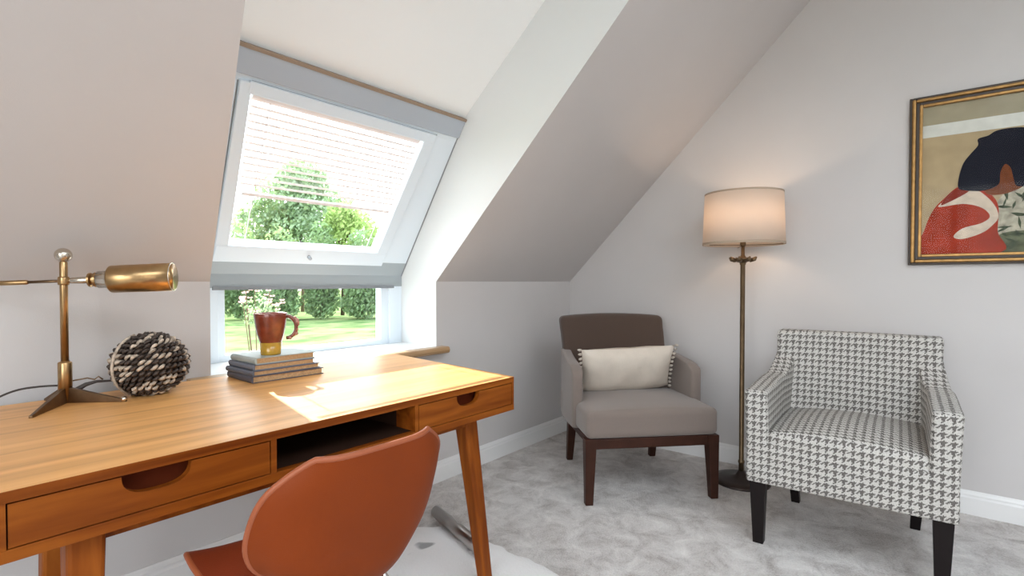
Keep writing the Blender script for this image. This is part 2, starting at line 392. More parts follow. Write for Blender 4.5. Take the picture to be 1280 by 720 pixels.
wbar(fx, .883, .937, .10, .74, -.04, .028, .825, .869); wbar(fx, 1.678, 1.74, .10, .74, -.04, .028, 1.708, 1.775)
wbar(fx, .86, 1.77, .705, .745, -.04, .029); wbar(fx, .88, 1.74, .10, .168, -.04, .030)
fx.build('sash', M_['upvc'], win, bevel=.004, world=True)
fx = MB().add([W(.930,.160,-.004),W(1.685,.160,-.004),W(1.715,.715,-.004),W(.862,.715,-.004)],[(0,1,2,3)]); fx.build('pane', M_['glass'], win, world=True)
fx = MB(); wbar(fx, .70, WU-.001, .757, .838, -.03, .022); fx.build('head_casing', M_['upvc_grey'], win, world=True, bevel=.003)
fx = MB(); wbar(fx, .70, WU-.001, .834, .846, .0, .026); fx.build('head_trim', M_['brownline'], win, world=True)
for nm, (a0,a1,b0,b1,c0,c1) in dict(r=(1.738,1.742,.125,.735,1.772,1.776), l=(.879,.883,.125,.735,.821,.825), c=(WU-.007,WU-.001,.0,.80,WU-.007,WU-.001)).items():
    fx = MB(); wbar(fx, a0, a1, b0, b1, .0, .0145, c0, c1); fx.build('seal', M_['gasket'], win, world=True)
fx = MB(); wbar(fx, .87, 1.78, .742, .746, .0, .0145); fx.build('seal', M_['gasket'], win, world=True)
fx = MB(); wbar(fx, .87, 1.75, .098, .102, .0, .0145); fx.build('seal', M_['gasket'], win, world=True)
fx = MB().tube([W(1.30,.135,.03), W(1.30,.135,.05)], .008); fx.build('handle', M_['upvc_grey'], win, world=True, smooth=True)
lw = empty('window_2', (1.36, WV, .745)); struct(lw, 'low vertical window pane above the sill')
fx = MB()
fx.box((.76,WV-.035,SZ),(.925,WV+.03,1.10)); fx.box((1.835,WV-.035,SZ),(WU,WV+.03,1.10)); fx.build('window_frame', M_['upvc'], lw, world=True, bevel=.003)
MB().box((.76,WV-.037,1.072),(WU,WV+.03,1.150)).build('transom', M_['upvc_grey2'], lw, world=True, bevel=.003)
fx = MB(); fx.box((.92,WV-.02,SZ),(.957,WV+.03,1.075)); fx.box((1.785,WV-.02,SZ),(1.84,WV+.03,1.075)); fx.box((.92,WV-.021,SZ),(1.84,WV+.029,SZ+.03)); fx.build('sash', M_['upvc'], lw, world=True, bevel=.003)
fx = MB(); fx.box((.90,WV-.042,1.063),(1.86,WV-.015,1.079)); fx.build('gasket_strip', M_['gasket'], lw, world=True)
fx = MB().add([(.95,WV,SZ+.02),(1.80,WV,SZ+.02),(1.80,WV,1.08),(.95,WV,1.08)],[(0,1,2,3)]); fx.build('pane', M_['glass'], lw, world=True)
# venetian blind, half lowered inside the roof window
bl = empty('venetian_blind', W(1.3,.70,.012), 0, 'white venetian blind half lowered over the sloping roof window', 'blind')
n = 0; t = .690
sl_dir = Vector((0, -.81, .586))   # slats turned edge on to the sun
while t > .385:
    f = (t-.165)/.54; u0 = .937+(.869-.937)*f+.012; u1 = 1.678+.03*f-.012
    c0 = W(u0, t, .008); c1 = W(u1, t, .008); w = sl_dir*.006; h = Vector((0,.586,.81))*.0006
    MB().hexa([c0-w-h,c1-w-h,c1+w-h,c0+w-h,c0-w+h,c1-w+h,c1+w+h,c0+w+h]).build('slat', M_['slat'], bl, world=True); t -= .024
m_ = MB(); wbar(m_, .935, 1.668, .360, .372, .002, .014); m_.build('bottom_rail', M_['slat'], bl, world=True)
for ub, ut in ((1.0,.955),(1.615,1.64)): MB().tube([W(ub,.17,.008), W(ut,.705,.008)], .0022, 6).build('lift_cord', M_['slat'], bl, world=True)
m_ = MB(); wbar(m_, .885, 1.69, .695, .712, .0, .018); m_.build('headrail', M_['slat'], bl, world=True)

# ------------------------------------------------------------------ desk
X0, X1, Y0, Y1, ZT = .106, 1.472, 1.195, 2.032, .75
XB = 1.572    # far right corner
dk = empty('desk', (.8,1.6,0), 0, 'long orange-brown wooden desk with two drawers and splayed legs below the window', 'desk')
def P(b, name, m, **k): return b.build(name, m, dk, world=True, **k)
def slab(z0, z1, x0=X0, x1=X1, xb=XB, y0=Y0, y1=Y1):
    return MB().hexa([(x0,y0,z0),(x1,y0,z0),(xb,y1,z0),(x0,y1,z0),(x0,y0,z1),(x1,y0,z1),(xb,y1,z1),(x0,y1,z1)])
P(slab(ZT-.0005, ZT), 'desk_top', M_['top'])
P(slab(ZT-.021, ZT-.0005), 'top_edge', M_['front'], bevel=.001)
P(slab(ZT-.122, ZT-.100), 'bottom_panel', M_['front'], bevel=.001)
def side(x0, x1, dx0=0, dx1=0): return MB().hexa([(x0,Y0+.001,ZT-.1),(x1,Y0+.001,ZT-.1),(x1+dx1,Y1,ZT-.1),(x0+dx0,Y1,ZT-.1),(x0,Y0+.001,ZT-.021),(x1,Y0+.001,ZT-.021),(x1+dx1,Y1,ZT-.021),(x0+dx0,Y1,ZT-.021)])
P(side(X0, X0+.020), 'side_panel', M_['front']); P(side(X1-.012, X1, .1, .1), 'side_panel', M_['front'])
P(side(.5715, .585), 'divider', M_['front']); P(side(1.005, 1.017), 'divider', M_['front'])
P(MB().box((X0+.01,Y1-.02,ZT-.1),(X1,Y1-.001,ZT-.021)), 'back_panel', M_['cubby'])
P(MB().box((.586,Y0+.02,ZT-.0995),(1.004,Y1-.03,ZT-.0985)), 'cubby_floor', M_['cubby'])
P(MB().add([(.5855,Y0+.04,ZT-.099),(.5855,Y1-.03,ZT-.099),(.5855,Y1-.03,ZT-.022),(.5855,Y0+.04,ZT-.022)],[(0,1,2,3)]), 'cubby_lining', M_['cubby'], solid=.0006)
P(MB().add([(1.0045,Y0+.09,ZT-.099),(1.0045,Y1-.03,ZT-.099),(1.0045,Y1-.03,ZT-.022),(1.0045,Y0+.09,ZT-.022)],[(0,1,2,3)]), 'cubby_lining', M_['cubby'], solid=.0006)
def drawer(x0, x1, hc, hw, hd):
    zt_, zb = ZT-.0235, ZT-.098
    pts = [(x0,zb),(x1,zb),(x1,zt_),(hc+hw,zt_)]
    for k in range(1, 16):
        a = PI*k/16; s_ = math.copysign(abs(math.cos(a))**.75, math.cos(a)); pts.append((hc+hw*s_, zt_-hd*math.sin(a)**.75))
    pts += [(hc-hw,zt_),(x0,zt_)]
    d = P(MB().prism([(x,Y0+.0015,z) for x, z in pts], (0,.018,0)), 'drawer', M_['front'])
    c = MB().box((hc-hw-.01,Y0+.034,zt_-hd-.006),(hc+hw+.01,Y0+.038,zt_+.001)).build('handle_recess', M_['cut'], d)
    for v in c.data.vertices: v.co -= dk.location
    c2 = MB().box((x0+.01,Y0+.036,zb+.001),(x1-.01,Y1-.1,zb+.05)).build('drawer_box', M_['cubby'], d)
    for v in c2.data.vertices: v.co -= dk.location
drawer(X0+.0225, .569, .345, .060, .040)
drawer(1.0195, X1-.0145, 1.232, .053, .038)
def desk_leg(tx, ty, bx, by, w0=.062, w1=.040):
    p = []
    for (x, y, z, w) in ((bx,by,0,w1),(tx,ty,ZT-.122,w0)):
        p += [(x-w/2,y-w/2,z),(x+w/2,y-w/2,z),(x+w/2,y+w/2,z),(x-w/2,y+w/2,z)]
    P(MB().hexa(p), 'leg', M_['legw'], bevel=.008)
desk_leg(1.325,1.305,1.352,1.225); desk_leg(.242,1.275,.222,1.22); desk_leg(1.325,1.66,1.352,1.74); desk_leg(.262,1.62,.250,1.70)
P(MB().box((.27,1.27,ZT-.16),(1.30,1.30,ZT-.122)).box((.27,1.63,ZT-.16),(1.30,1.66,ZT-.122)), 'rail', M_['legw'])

# ------------------------------------------------------------------ things on the desk
Z = ZT
# brass desk lamp
lx, ly = .333, 1.945
dl = empty('desk_lamp', (lx,ly,Z), 0, 'brass swing-arm desk lamp with cylindrical shade and tripod foot', 'lamp')
def L(b, name, m, **k): return b.build(name, m, dl, **k)
L(MB().lathe([(.0165,.0),(.0165,.115),(.0145,.118),(.0105,.119),(.0105,.12)]), 'sleeve', M_['brass'], smooth=True)
L(MB().lathe([(.0095,.11),(.0095,.405),(.007,.41)]), 'pole', M_['brass'], smooth=True)
L(MB().lathe([(.0001,0)]+[(.021*math.sin(a*PI/12), .021-.021*math.cos(a*PI/12)) for a in range(1,12)]+[(.0001,.042)], (0,0,.405)), 'ball_finial', M_['nickel'], smooth=True)
for ang, ln in ((math.atan2(1.794-ly,.241-lx), .185), (math.atan2(1.845-ly,.425-lx), .17), (math.radians(112), .085)):
    d = Vector((math.cos(ang), math.sin(ang), 0)); s_ = Vector((-d.y, d.x, 0))
    a0 = d*.008; a1 = d*ln; w0, w1 = .010, .004
    L(MB().hexa([a0-s_*w0,a1-s_*w1,a1+s_*w1,a0+s_*w0, a0-s_*.006+Vector((0,0,.045)), a1-s_*w1+Vector((0,0,.006)), a1+s_*w1+Vector((0,0,.006)), a0+s_*.006+Vector((0,0,.045))]), 'foot', M_['brassd'], bevel=.001)
L(MB().lathe([(.0001,0),(.006,.002),(.008,.008),(.006,.014),(.0001,.016)], tuple(Vector((math.cos(math.atan2(1.845-ly,.425-lx)), math.sin(math.atan2(1.845-ly,.425-lx)),0))*.163)), 'foot_screw', M_['nickel'], smooth=True)
ad = Vector((.819,-.574,.045)).normalized(); ah = .352
def A(t, dz=0): return ad*t + Vector((0,0,ah+dz))
L(MB().tube([A(-.085),A(.02)], .0042), 'arm', M_['brassd'], smooth=True)
L(MB().tube([A(-.27),A(-.088),A(-.084)], [.0068,.0068,.005], 14), 'arm_sleeve', M_['brass'], smooth=True)
L(MB().lathe([(.0125,-.012),(.0135,-.008),(.0135,.008),(.0125,.012)], (0,0,ah)), 'arm_clamp', M_['brass'], smooth=True)
L(MB().tube([A(.012),A(.02),A(.05),A(.055),A(.072)], [.006,.0085,.0105,.0095,.0105], 16), 'socket_neck', M_['nickel'], smooth=True)
L(MB().tube([A(.060),A(.063),A(.068),A(.071),A(.074),A(.077),A(.083),A(.085)], [.012,.0205,.0205,.013,.013,.0215,.0215,.017], 20), 'knuckle', M_['brass'], smooth=False)
L(MB().tube([A(.084),A(.086),A(.112),A(.116)], [.019,.0250,.0250,.028], 24), 'socket', M_['nickel'], smooth=True)
sh = MB().tube([A(.114),A(.115),A(.118),A(.121),A(.277),A(.278),A(.276),A(.125)], [.016,.036,.0395,.0405,.0425,.0420,.0405,.038], 36)
L(sh, 'lamp_shade', M_['brass'], smooth=True)
e1 = ad.orthogonal().normalized(); e2 = ad.cross(e1)
L(MB().tube([A(.277)+(e1*math.cos(2*PI*k/40)+e2*math.sin(2*PI*k/40))*.0418 for k in range(40)], .0014, 8, closed=True), 'shade_rim', M_['nickel'], smooth=True)
L(MB().tube([A(.126),A(.16),A(.17),A(.195),A(.205)], [.012,.012,.019,.019,.006], 16), 'bulb', M_['cream'], smooth=True)
# cord of the lamp
cp = []
ctrl = [(-.0,.012,.048),(-.05,.03,.05),(-.10,.03,.047),(-.145,.02,.030),(-.18,.0,.004),(-.22,-.02,.004),(-.30,-.03,.004)]
for i in range(len(ctrl)-1):
    for k in range(8):
        f = k/8; p0 = Vector(ctrl[max(i-1,0)]); p1 = Vector(ctrl[i]); p2 = Vector(ctrl[i+1]); p3 = Vector(ctrl[min(i+2,len(ctrl)-1)])
        cp.append(.5*((2*p1)+(p2-p0)*f+(2*p0-5*p1+4*p2-p3)*f*f+(3*p1-p0-3*p2+p3)*f**3))
L(MB().tube(cp, .0028, 8), 'power_cord', M_['cord'], smooth=True)
L(MB().tube([(.012,.0,.030),(.03,-.005,.036),(.045,-.008,.046),(.07,-.012,.052),(.10,-.015,.050),(.14,-.02,.047)], [.003,.0075,.006,.004,.003,.003], 8), 'inline_switch', M_['cord'], smooth=True)
L(MB().tube([(.012,.0,.060),(.05,-.004,.064),(.066,-.008,.058),(.075,-.01,.066),(.085,-.012,.056)], .0022, 8), 'wire_loop', M_['brassd'], smooth=True)

# woven ball
bc = Vector((.528,1.890,Z+.094)); ra, rb = .101, .094
wb = empty('woven_ball', (bc.x,bc.y,Z), 0, 'dark and cream chunky woven fibre ball beside the brass desk lamp', 'decorative ball')
core = MB()
def ell(th, ph, k=1.):  # th latitude
    return Vector((ra*k*math.cos(th)*math.cos(ph), ra*k*math.cos(th)*math.sin(ph), rb*k*math.sin(th)+.094))
core.grid(33, 17, lambda u, v: ell(-PI/2+PI*(.001+.998*v), 2*PI*u, .90))
core.build('core', M_['weave'], wb, smooth=True)
dark = MB(); pale = MB(); rows = 17
for i in range(rows):
    th = -PI/2 + PI*(i+.5)/rows; n_ = max(5, int(36*math.cos(th)))
    for j in range(n_):
        ph = 2*PI*(j+.5*(i%2))/n_; dph = 2*PI/n_
        tg = dark if random.random() < .62 else pale
        pts = []
        for k in range(7):
            f = k/6; lift = math.sin(PI*f)
            pts.append(ell(th + (f-.5)*PI/rows*.9 + random.uniform(-.008,.008), ph + (f-.5)*dph*1.15, (.885 + random.uniform(-.02,.02)) + .135*lift))
        tg.tube(pts, [.0025,.0040,.0050,.0056,.0050,.0040,.0025], 6)
dark.build('dark_strands', M_['weave'], wb, smooth=True); pale.build('pale_strands', M_['weavel'], wb, smooth=True)
cd = (Matrix.Rotation(math.radians(-50.7), 3, 'Z'))
ring = []
for k in range(26):
    a = -1.25 + 2.6*k/25
    p = cd @ Vector((-.030-.012*math.cos(a), -math.cos(a)*.101, 0)); ring.append(Vector((p.x, p.y, .094+.094*math.sin(a))))
MB().tube(ring, .0042, 8).build('cord_loop', M_['weavel'], wb, smooth=True)

# books
def book(x0, y0, w, d, h, z, rz, cover, label):
    e = empty('book', (x0+w/2, y0+d/2, z), math.radians(rz), label, 'book', None)
    c = MB(); t = .0028; W2, D2 = w/2, d/2
    c.box((-W2,-D2,0),(W2,D2,t)); c.box((-W2,-D2,h-t),(W2,D2,h))
    c.add([], [])
    c.prism([(-W2,-D2,0),(-W2-.004,-D2,h*.25),(-W2-.005,-D2,h*.5),(-W2-.004,-D2,h*.75),(-W2,-D2,h),(-W2+t,-D2,h),(-W2+t,-D2,0)], (0,2*D2,0))
    c.build('cover', cover, e, bevel=.0006)
    MB().box((-W2+t,-D2+.005,t),(W2-.005,D2-.005,h-t)).build('pages', M_['page'], e)
z = Z
for (x0,y0,w,d,h,rz,cv,lb) in (
    (.802,1.800,.262,.205,.024,-1,'bk4','charcoal covered book at the bottom of the stack'),
    (.800,1.803,.250,.205,.018,1.5,'bk2','slate covered thin book, second from the bottom of the stack'),
    (.808,1.806,.225,.200,.020,0,'bk3','blue-grey covered book just under the top book of the stack'),
    (.815,1.812,.222,.190,.023,1,'bk1','grey-green covered book on top of the stack, under the mug')):
    book(x0,y0,w,d,h,z,rz,M_[cv],lb); z += h
# mug
mg = empty('mug', (.897,1.872,z), 0, 'tall tapered mug glazed brown-red with an ochre foot standing on the books', 'mug')
MB().lathe([(.0335,0),(.0345,.004),(.037,.045)], n=40).build('ochre_foot', M_['mugy'], mg, smooth=True)
MB().lathe([(.0368,.044),(.046,.075),(.051,.10),(.0555,.135),(.057,.148),(.0555,.151),(.0535,.148),(.050,.11),(.040,.06),(.001,.045)], n=40, cap=False).build('body', M_['mugr'], mg, smooth=True)
rd = Vector((.85,-.53,0)).normalized()
hp = [rd*(.052+.034*math.sin(a)) + Vector((0,0,.098+.040*math.cos(a))) for a in [PI*k/14 for k in range(15)]]
MB().tube(hp, .0065, 10).build('handle', M_['mugr'], mg, smooth=True)
fl = MB()
for k in range(13):
    p = hp[1+k] + rd*.006 + Vector((random.uniform(-.004,.004),random.uniform(-.004,.004),0)); r = random.uniform(.005,.0085)
    fl.lathe([(.0001,-r),(r*.7,-r*.7),(r,0),(r*.7,r*.7),(.0001,r)], tuple(p), 7)
fl.build('handle_beading', mat('beading_glaze', (.40,.20,.16), .3, var=.5, vscale=90), mg, smooth=True)

# ------------------------------------------------------------------ tan shell chair
ch = empty('desk_chair', (.580,1.040,0), math.radians(-1), 'tan brown leather shell chair with chrome legs pushed up to the desk', 'chair')
prof = [(.175,.485),(.158,.505),(.09,.505),(-.01,.488),(-.10,.480),(-.165,.492),(-.208,.535),(-.230,.605),(-.248,.68),(-.260,.745),(-.270,.798)]
wid = [.165,.185,.195,.190,.165,.140,.142,.190,.198,.182,.120]
def cr(arr_, u):
    u *= len(arr_)-1; i = min(int(u), len(arr_)-2); f = u-i
    g = lambda k: Vector(arr_[max(0,min(len(arr_)-1,k))]) if isinstance(arr_[0], tuple) else arr_[max(0,min(len(arr_)-1,k))]
    a, b_, c_, d_ = g(i-1), g(i), g(i+1), g(i+2)
    return .5*(2*b_ + (c_-a)*f + (2*a-5*b_+4*c_-d_)*f*f + (3*b_-a-3*c_+d_)*f**3)
def shell(u, v, off=0):   # u across, v along
    s_ = 2*u-1; p = cr(prof, v); w = cr(wid, v)
    q = cr(prof, min(1, v+.01)) - cr(prof, max(0, v-.01)); q.normalize(); nrm = Vector((q.y, -q.x))  # into the sitter side
    if nrm.y < 0 and v < .4: nrm = -nrm
    cup = .018 + .062*max(0, min(1, (v-.30)/.35)) * (1-max(0,(v-.72)/.28)**1.5)
    d = cup*abs(s_)**(2.4 + 2.0*max(0,min(1,(v-.4)/.2))) + off
    return Vector((w*s_, p[0]+nrm[0]*d, p[1]+nrm[1]*d))
def _n(v):
    q = cr(prof, min(1, v+.01)) - cr(prof, max(0, v-.01)); return q
MB().grid(33, 60, lambda u, v: shell(u, v, 0)).build('shell', M_['leather'], ch, smooth=True)
MB().grid(33, 60, lambda u, v: shell(.006+.988*u, .004+.992*v, .010)).build('seat_lining', M_['leather_in'], ch, smooth=True)
edge = [shell(k/40, 1, .005) for k in range(41)] + [shell(1, 1-k/60, .005) for k in range(1,60)] + [shell(1-k/40, 0, .005) for k in range(41)] + [shell(0, k/60, .005) for k in range(1,60)]
MB().tube(edge, .0058, 8, closed=True).build('edge_piping', M_['piping'], ch, smooth=True)
for sx in (-1,1):
    for (ty, by) in ((.06,.17),(-.10,-.22)):
        MB().tube([(sx*.10,ty,.475),(sx*.12,ty+(by-ty)*.15,.43),(sx*.21,by,.006)], [.011,.011,.009], 12).build('leg', M_['chrome'], ch, smooth=True)
MB().tube([(-.10,.10,.468),(.10,.10,.468),(.10,-.08,.468),(-.10,-.08,.468)], .010, 8, closed=True).build('seat_frame', M_['chrome'], ch)

# ------------------------------------------------------------------ white spotted patch and bar under the desk
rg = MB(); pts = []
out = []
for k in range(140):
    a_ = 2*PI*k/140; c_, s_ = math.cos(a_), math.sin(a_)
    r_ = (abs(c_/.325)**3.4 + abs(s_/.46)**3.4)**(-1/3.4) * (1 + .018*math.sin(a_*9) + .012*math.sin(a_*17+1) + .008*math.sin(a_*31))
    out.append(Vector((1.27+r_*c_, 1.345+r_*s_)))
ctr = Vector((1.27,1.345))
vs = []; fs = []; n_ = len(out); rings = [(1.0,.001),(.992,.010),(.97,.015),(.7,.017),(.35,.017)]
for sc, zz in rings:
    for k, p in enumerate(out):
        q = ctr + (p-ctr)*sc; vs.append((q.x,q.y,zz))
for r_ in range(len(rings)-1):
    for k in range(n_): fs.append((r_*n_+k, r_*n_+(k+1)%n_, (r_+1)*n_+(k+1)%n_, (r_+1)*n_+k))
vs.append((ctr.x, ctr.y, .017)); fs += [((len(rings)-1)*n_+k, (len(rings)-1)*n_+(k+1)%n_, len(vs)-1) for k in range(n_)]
tag(rg.add(vs, fs).build('white_patch', M_['floor_white'], smooth=True), 'white patch with grey spots on the carpet beneath the desk', 'floor_patch')  # thin raised white shape with grey spots and a wavy outline
tag(MB().tube([(1.60,1.76,.045),(1.475,1.352,.045)], .0265, 20).build('metal_bar', M_['darkmetal'], smooth=True), 'dark steel round bar lying on the white patch behind the desk leg', 'metal bar')

# ------------------------------------------------------------------ taupe armchair
ac = empty('armchair', (2.652,1.316,0), math.radians(136.5), 'plain taupe brown armchair with dark wooden legs in the room corner', 'armchair')
def leg4(b, tx, ty, zt_, bx, by, w0, w1):
    p = []
    for (x, y, z_, w) in ((bx,by,0,w1),(tx,ty,zt_,w0)):
        p += [(x-w/2,y-w/2,z_),(x+w/2,y-w/2,z_),(x+w/2,y+w/2,z_),(x-w/2,y+w/2,z_)]
    return b.hexa(p)
for sx in (-1,1):
    leg4(MB(), sx*.318, .310, .325, sx*.326, .318, .058, .038).build('leg', M_['dwood'], ac, bevel=.003)
    leg4(MB(), sx*.262, -.275, .30, sx*.266, -.332, .054, .036).build('leg', M_['dwood'], ac, bevel=.003)
MB().box((-.295,.295,.274),(.295,.332,.325)).box((-.33,-.24,.29),(-.298,.29,.325)).box((.298,-.24,.29),(.33,.29,.325)).build('apron', M_['dwood'], ac, bevel=.004)
def seatfn(p):
    x, y, z_ = p
    if z_ > .40: z_ += .026*(1-(x/.34)**2)*(1-((y-.02)/.36)**2)
    if y > .1: x *= 1 + .0
    return (x, y, z_)
MB().rbox((-.343,-.27,.325),(.343,.345,.462), .030, seatfn, m=10).build('seat', M_['taupe'], ac, smooth=True)
def backfn(p):
    x, y, z_ = p
    y -= (z_-.30)*.19; y += .10*(x/.34)**2 * (1-.5*max(0,(z_-.6)/.3))
    x *= 1 + .04*max(0,(z_-.62)/.28)
    if z_ > .8: z_ -= .012*(x/.3)**2
    return (x, y, z_)
MB().rbox((-.315,-.325,.31),(.315,-.235,.900), .028, backfn, m=12).build('backrest', M_['taupe_shade'], ac, smooth=True)
for sx in (-1,1):
    # arm panel: curved shell, its top sloping down towards the front with rounded front corner
    y0, y1 = -.31, .135; th = .058
    def armfn(p, sx=sx):
        x, y, z_ = p   # x 0..th thickness; y along; z 0..1
        f = (y-y0)/(y1-y0); top = .700 - .055*f
        fr = max(0, (f-.80)/.20); top -= .060*(1-math.sqrt(max(0, 1-fr**2.2)))
        z2 = .325 - .03*(1-f) + z_*(top-.325+.03*(1-f))
        xx = .360 - .034*(1-f)**2 - x
        return (sx*xx, y, z2)
    MB().rbox((0,y0,0),(th,y1,1), .024, armfn, m=12, seg=5).build('armrest', M_['taupe'], ac, smooth=True)
# lumbar cushion
cu = empty('cushion', (0,0,0), 0, 'cream rectangular cushion with braided tassel ends on the taupe armchair', 'cushion')
cu.location = Matrix.Translation((2.652,1.316,0)) @ Matrix.Rotation(math.radians(136.5),4,'Z') @ Vector((.0,-.110,.474)); cu.rotation_euler = (math.radians(-24), math.radians(2), math.radians(136.5))
cw, chh, ct = .272, .275, .075
def pil(u, v, s_):
    x = 2*u-1; y = 2*v-1; k = (max(0,1-abs(x)**3.2)*max(0,1-abs(y)**2.6))**.5
    pin = 1 - .05*(1-abs(y)**2)*abs(x)**3
    return Vector((x*cw*pin, s_*ct*k + .004*math.sin(x*9+y*3)*k, (y*.5+.5)*chh*(1-.0*abs(x)) + (.008*x*x)))
MB().grid(30,18, lambda u,v: pil(u,v,1)).grid(30,18, lambda u,v: pil(u,v,-1)).build('cover', M_['cream'], cu, smooth=True)
for sx in (-1,1):
    ts = MB()
    for k in range(11):
        f = k/10; p = pil(1 if sx > 0 else 0, f, 1); q = p + Vector((sx*.020, random.uniform(-.006,.006), random.uniform(-.008,.004)))
        ts.tube([p, (p+q)/2+Vector((0,.004,0)), q], [.006,.0085,.004], 7)
    ts.build('tassel_trim', M_['tassel'], cu, smooth=True)

# ------------------------------------------------------------------ houndstooth armchair
hc_ = empty('armchair', (2.62,.278,0), math.radians(92.5), 'grey and cream houndstooth armchair with black legs by the picture wall', 'armchair')
for sx in (-1,1):
    leg4(MB(), sx*.300, .270, .27, sx*.298, .268, .060, .040).build('leg', M_['black'], hc_, bevel=.002)
    leg4(MB(), sx*.250, -.235, .27, sx*.235, -.275, .050, .036).build('leg', M_['black'], hc_, bevel=.002)
def hseat(p):
    x, y, z_ = p
    if z_ > .36: z_ += .045*max(0,1-(x/.30)**2)*max(0,1-((y-.03)/.36)**2)
    if y > .25 and z_ > .3: y += .010*(1-(x/.30)**2)
    return (x, y, z_)
MB().rbox((-.272,-.30,.300),(.272,.300,.475), .028, hseat, m=14).build('seat', M_['hound'], hc_, smooth=True, uv=True)
MB().rbox((-.342,-.33,.262),(.342,.312,.43), .012, None, m=6).build('base_rail', M_['hound'], hc_, smooth=True, uv=True)
for sx in (-1,1):
    y0, y1 = -.33, .315; th = .088
    def harm(p, sx=sx):
        x, y, z_ = p; f = (y-y0)/(y1-y0)
        top = .648 + .012*math.sin(PI*min(1,f*1.2))
        if f < .34: top += .14*((.34-f)/.34)**1.5
        fr = max(0,(f-.93)/.07); top -= .018*(1-math.sqrt(max(0,1-fr**2)))
        z2 = .262 + z_*(top-.262)
        xx = .352 - .014*(1-z_) - .030*max(0,(.4-f)/.4)*z_ - x*(1-.0*z_)
        return (sx*xx, y, z2)
    MB().rbox((0,y0,0),(th,y1,1), .022, harm, m=16, seg=4).build('armrest', M_['hound'], hc_, smooth=True, uv=True)
def hback(p):
    x, y, z_ = p; y -= (z_-.42)*.20; y += .06*(x/.31)**2*(1-.6*(z_-.4)/.45)
    x *= 1 + .05*max(0,(z_-.55)/.3)
    return (x, y, z_)
MB().rbox((-.312,-.315,.30),(.312,-.215,.855), .016, hback, m=14).build('backrest', M_['hound'], hc_, smooth=True, uv=True)

# ------------------------------------------------------------------ floor lamp
fl_ = empty('floor_lamp', (2.985,.812,0), 0, 'bronze floor lamp with lit cream drum shade between the two armchairs', 'lamp')
def F_(b, name, m, **k): return b.build(name, m, fl_, **k)
F_(MB().lathe([(.148,0),(.150,.006),(.146,.014),(.11,.020),(.06,.024),(.03,.034),(.018,.055),(.014,.06)], n=48), 'base', M_['bronzed'], smooth=True)
F_(MB().lathe([(.0135,.05),(.0135,.10),(.0165,.105),(.0165,.115),(.0125,.12),(.0125,1.19),(.016,1.195),(.016,1.205),(.012,1.21)], n=24), 'pole', M_['bronze'], smooth=True)
cp_ = MB().lathe([(.012,1.195),(.02,1.205),(.045,1.215),(.052,1.222),(.050,1.226),(.03,1.222),(.016,1.232),(.010,1.245),(.009,1.30)], n=24)
for k in range(8):
    a = 2*PI*k/8; d = Vector((math.cos(a), math.sin(a), 0))
    cp_.tube([d*.040+Vector((0,0,1.214)), d*.060+Vector((0,0,1.222)), d*.070+Vector((0,0,1.234))], [.010,.012,.004], 7)
F_(cp_, 'leaf_collar', M_['bronze'], smooth=True)
R0, R1, zb, zt2 = .207, .197, 1.302, 1.580
F_(MB().lathe([(R0,zb),(R1,zt2)], n=64, cap=False), 'lamp_shade', M_['shade'], smooth=True, solid=.002)
F_(MB().lathe([(R0+.002,zb-.001),(R0+.002,zb+.010),(R0-.001,zb+.010),(R0-.001,zb-.001),(R0+.002,zb-.001)], n=64, cap=False), 'shade_trim', M_['bind'], smooth=False)
F_(MB().lathe([(R1+.002,zt2-.008),(R1+.002,zt2+.001),(R1-.001,zt2+.001),(R1-.001,zt2-.008),(R1+.002,zt2-.008)], n=64, cap=False), 'shade_trim', M_['bind'], smooth=False)
sp_ = MB()
for k in range(3):
    a = 2*PI*k/3+.4; sp_.tube([(0,0,1.30),(math.cos(a)*R0,math.sin(a)*R0,1.296)], .002, 6)
F_(sp_, 'shade_spider', M_['bronze'])
F_(MB().lathe([(.0001,0),(.012,.002),(.014,.02),(.028,.05),(.030,.07),(.022,.09),(.0001,.10)], (0,0,1.33), 20), 'bulb', M_['bulb'], smooth=True)
F_(MB().lathe([(.010,1.29),(.015,1.30),(.015,1.335)], n=16), 'bulb_socket', M_['bronze'], smooth=True)

# ------------------------------------------------------------------ framed picture
PX = XR; py0, py1, pz0, pz1 = .104, -.62, 1.182, 2.003
pc = empty('framed_picture', (PX-.012,(py0+py1)/2,pz0), 0, 'gold framed picture of a dark-haired figure in red hanging on the wall', 'picture')
def frame_ring(b, a0, a1, x0, x1):  # inset a0..a1
    for (ya, yb, za, zb_) in ((py0-a0,py0-a1,pz0+a0,pz1-a0),(py1+a1,py1+a0,pz0+a0,pz1-a0),(py0-a1,py1+a1,pz0+a0,pz0+a1),(py0-a1,py1+a1,pz1-a1,pz1-a0)):
        b.box((PX-x1, min(ya,yb), za), (PX-x0, max(ya,yb), zb_))
    return b
frame_ring(MB(), 0, .012, .0, .020).build('outer_edge', M_['goldd'], pc, world=True, bevel=.003)
frame_ring(MB(), .010, .026, .0, .030).build('frame', M_['gold'], pc, world=True, bevel=.006)
frame_ring(MB(), .026, .040, .0, .020).build('inner_edge', M_['goldd'], pc, world=True, bevel=.002)
frame_ring(MB(), .038, .052, .0, .022).build('slip', M_['gold'], pc, world=True, bevel=.004)
def art(pts, m, d, name):
    return MB().prism([(PX-d, y, z_) for y, z_ in pts], (.0004,0,0)).build(name, m, pc, world=True)
i0, i1, j0, j1 = py0-.050, py1+.050, pz0+.05, pz1-.05
def am(n, c, v=.08, s=14): return mat('paint_'+n, c, .9, var=v, vscale=s, spec=.05)
art([(i0,j0),(i1,j0),(i1,j1),(i0,j1)], am('tan',(.44,.33,.20)), .006, 'canvas')
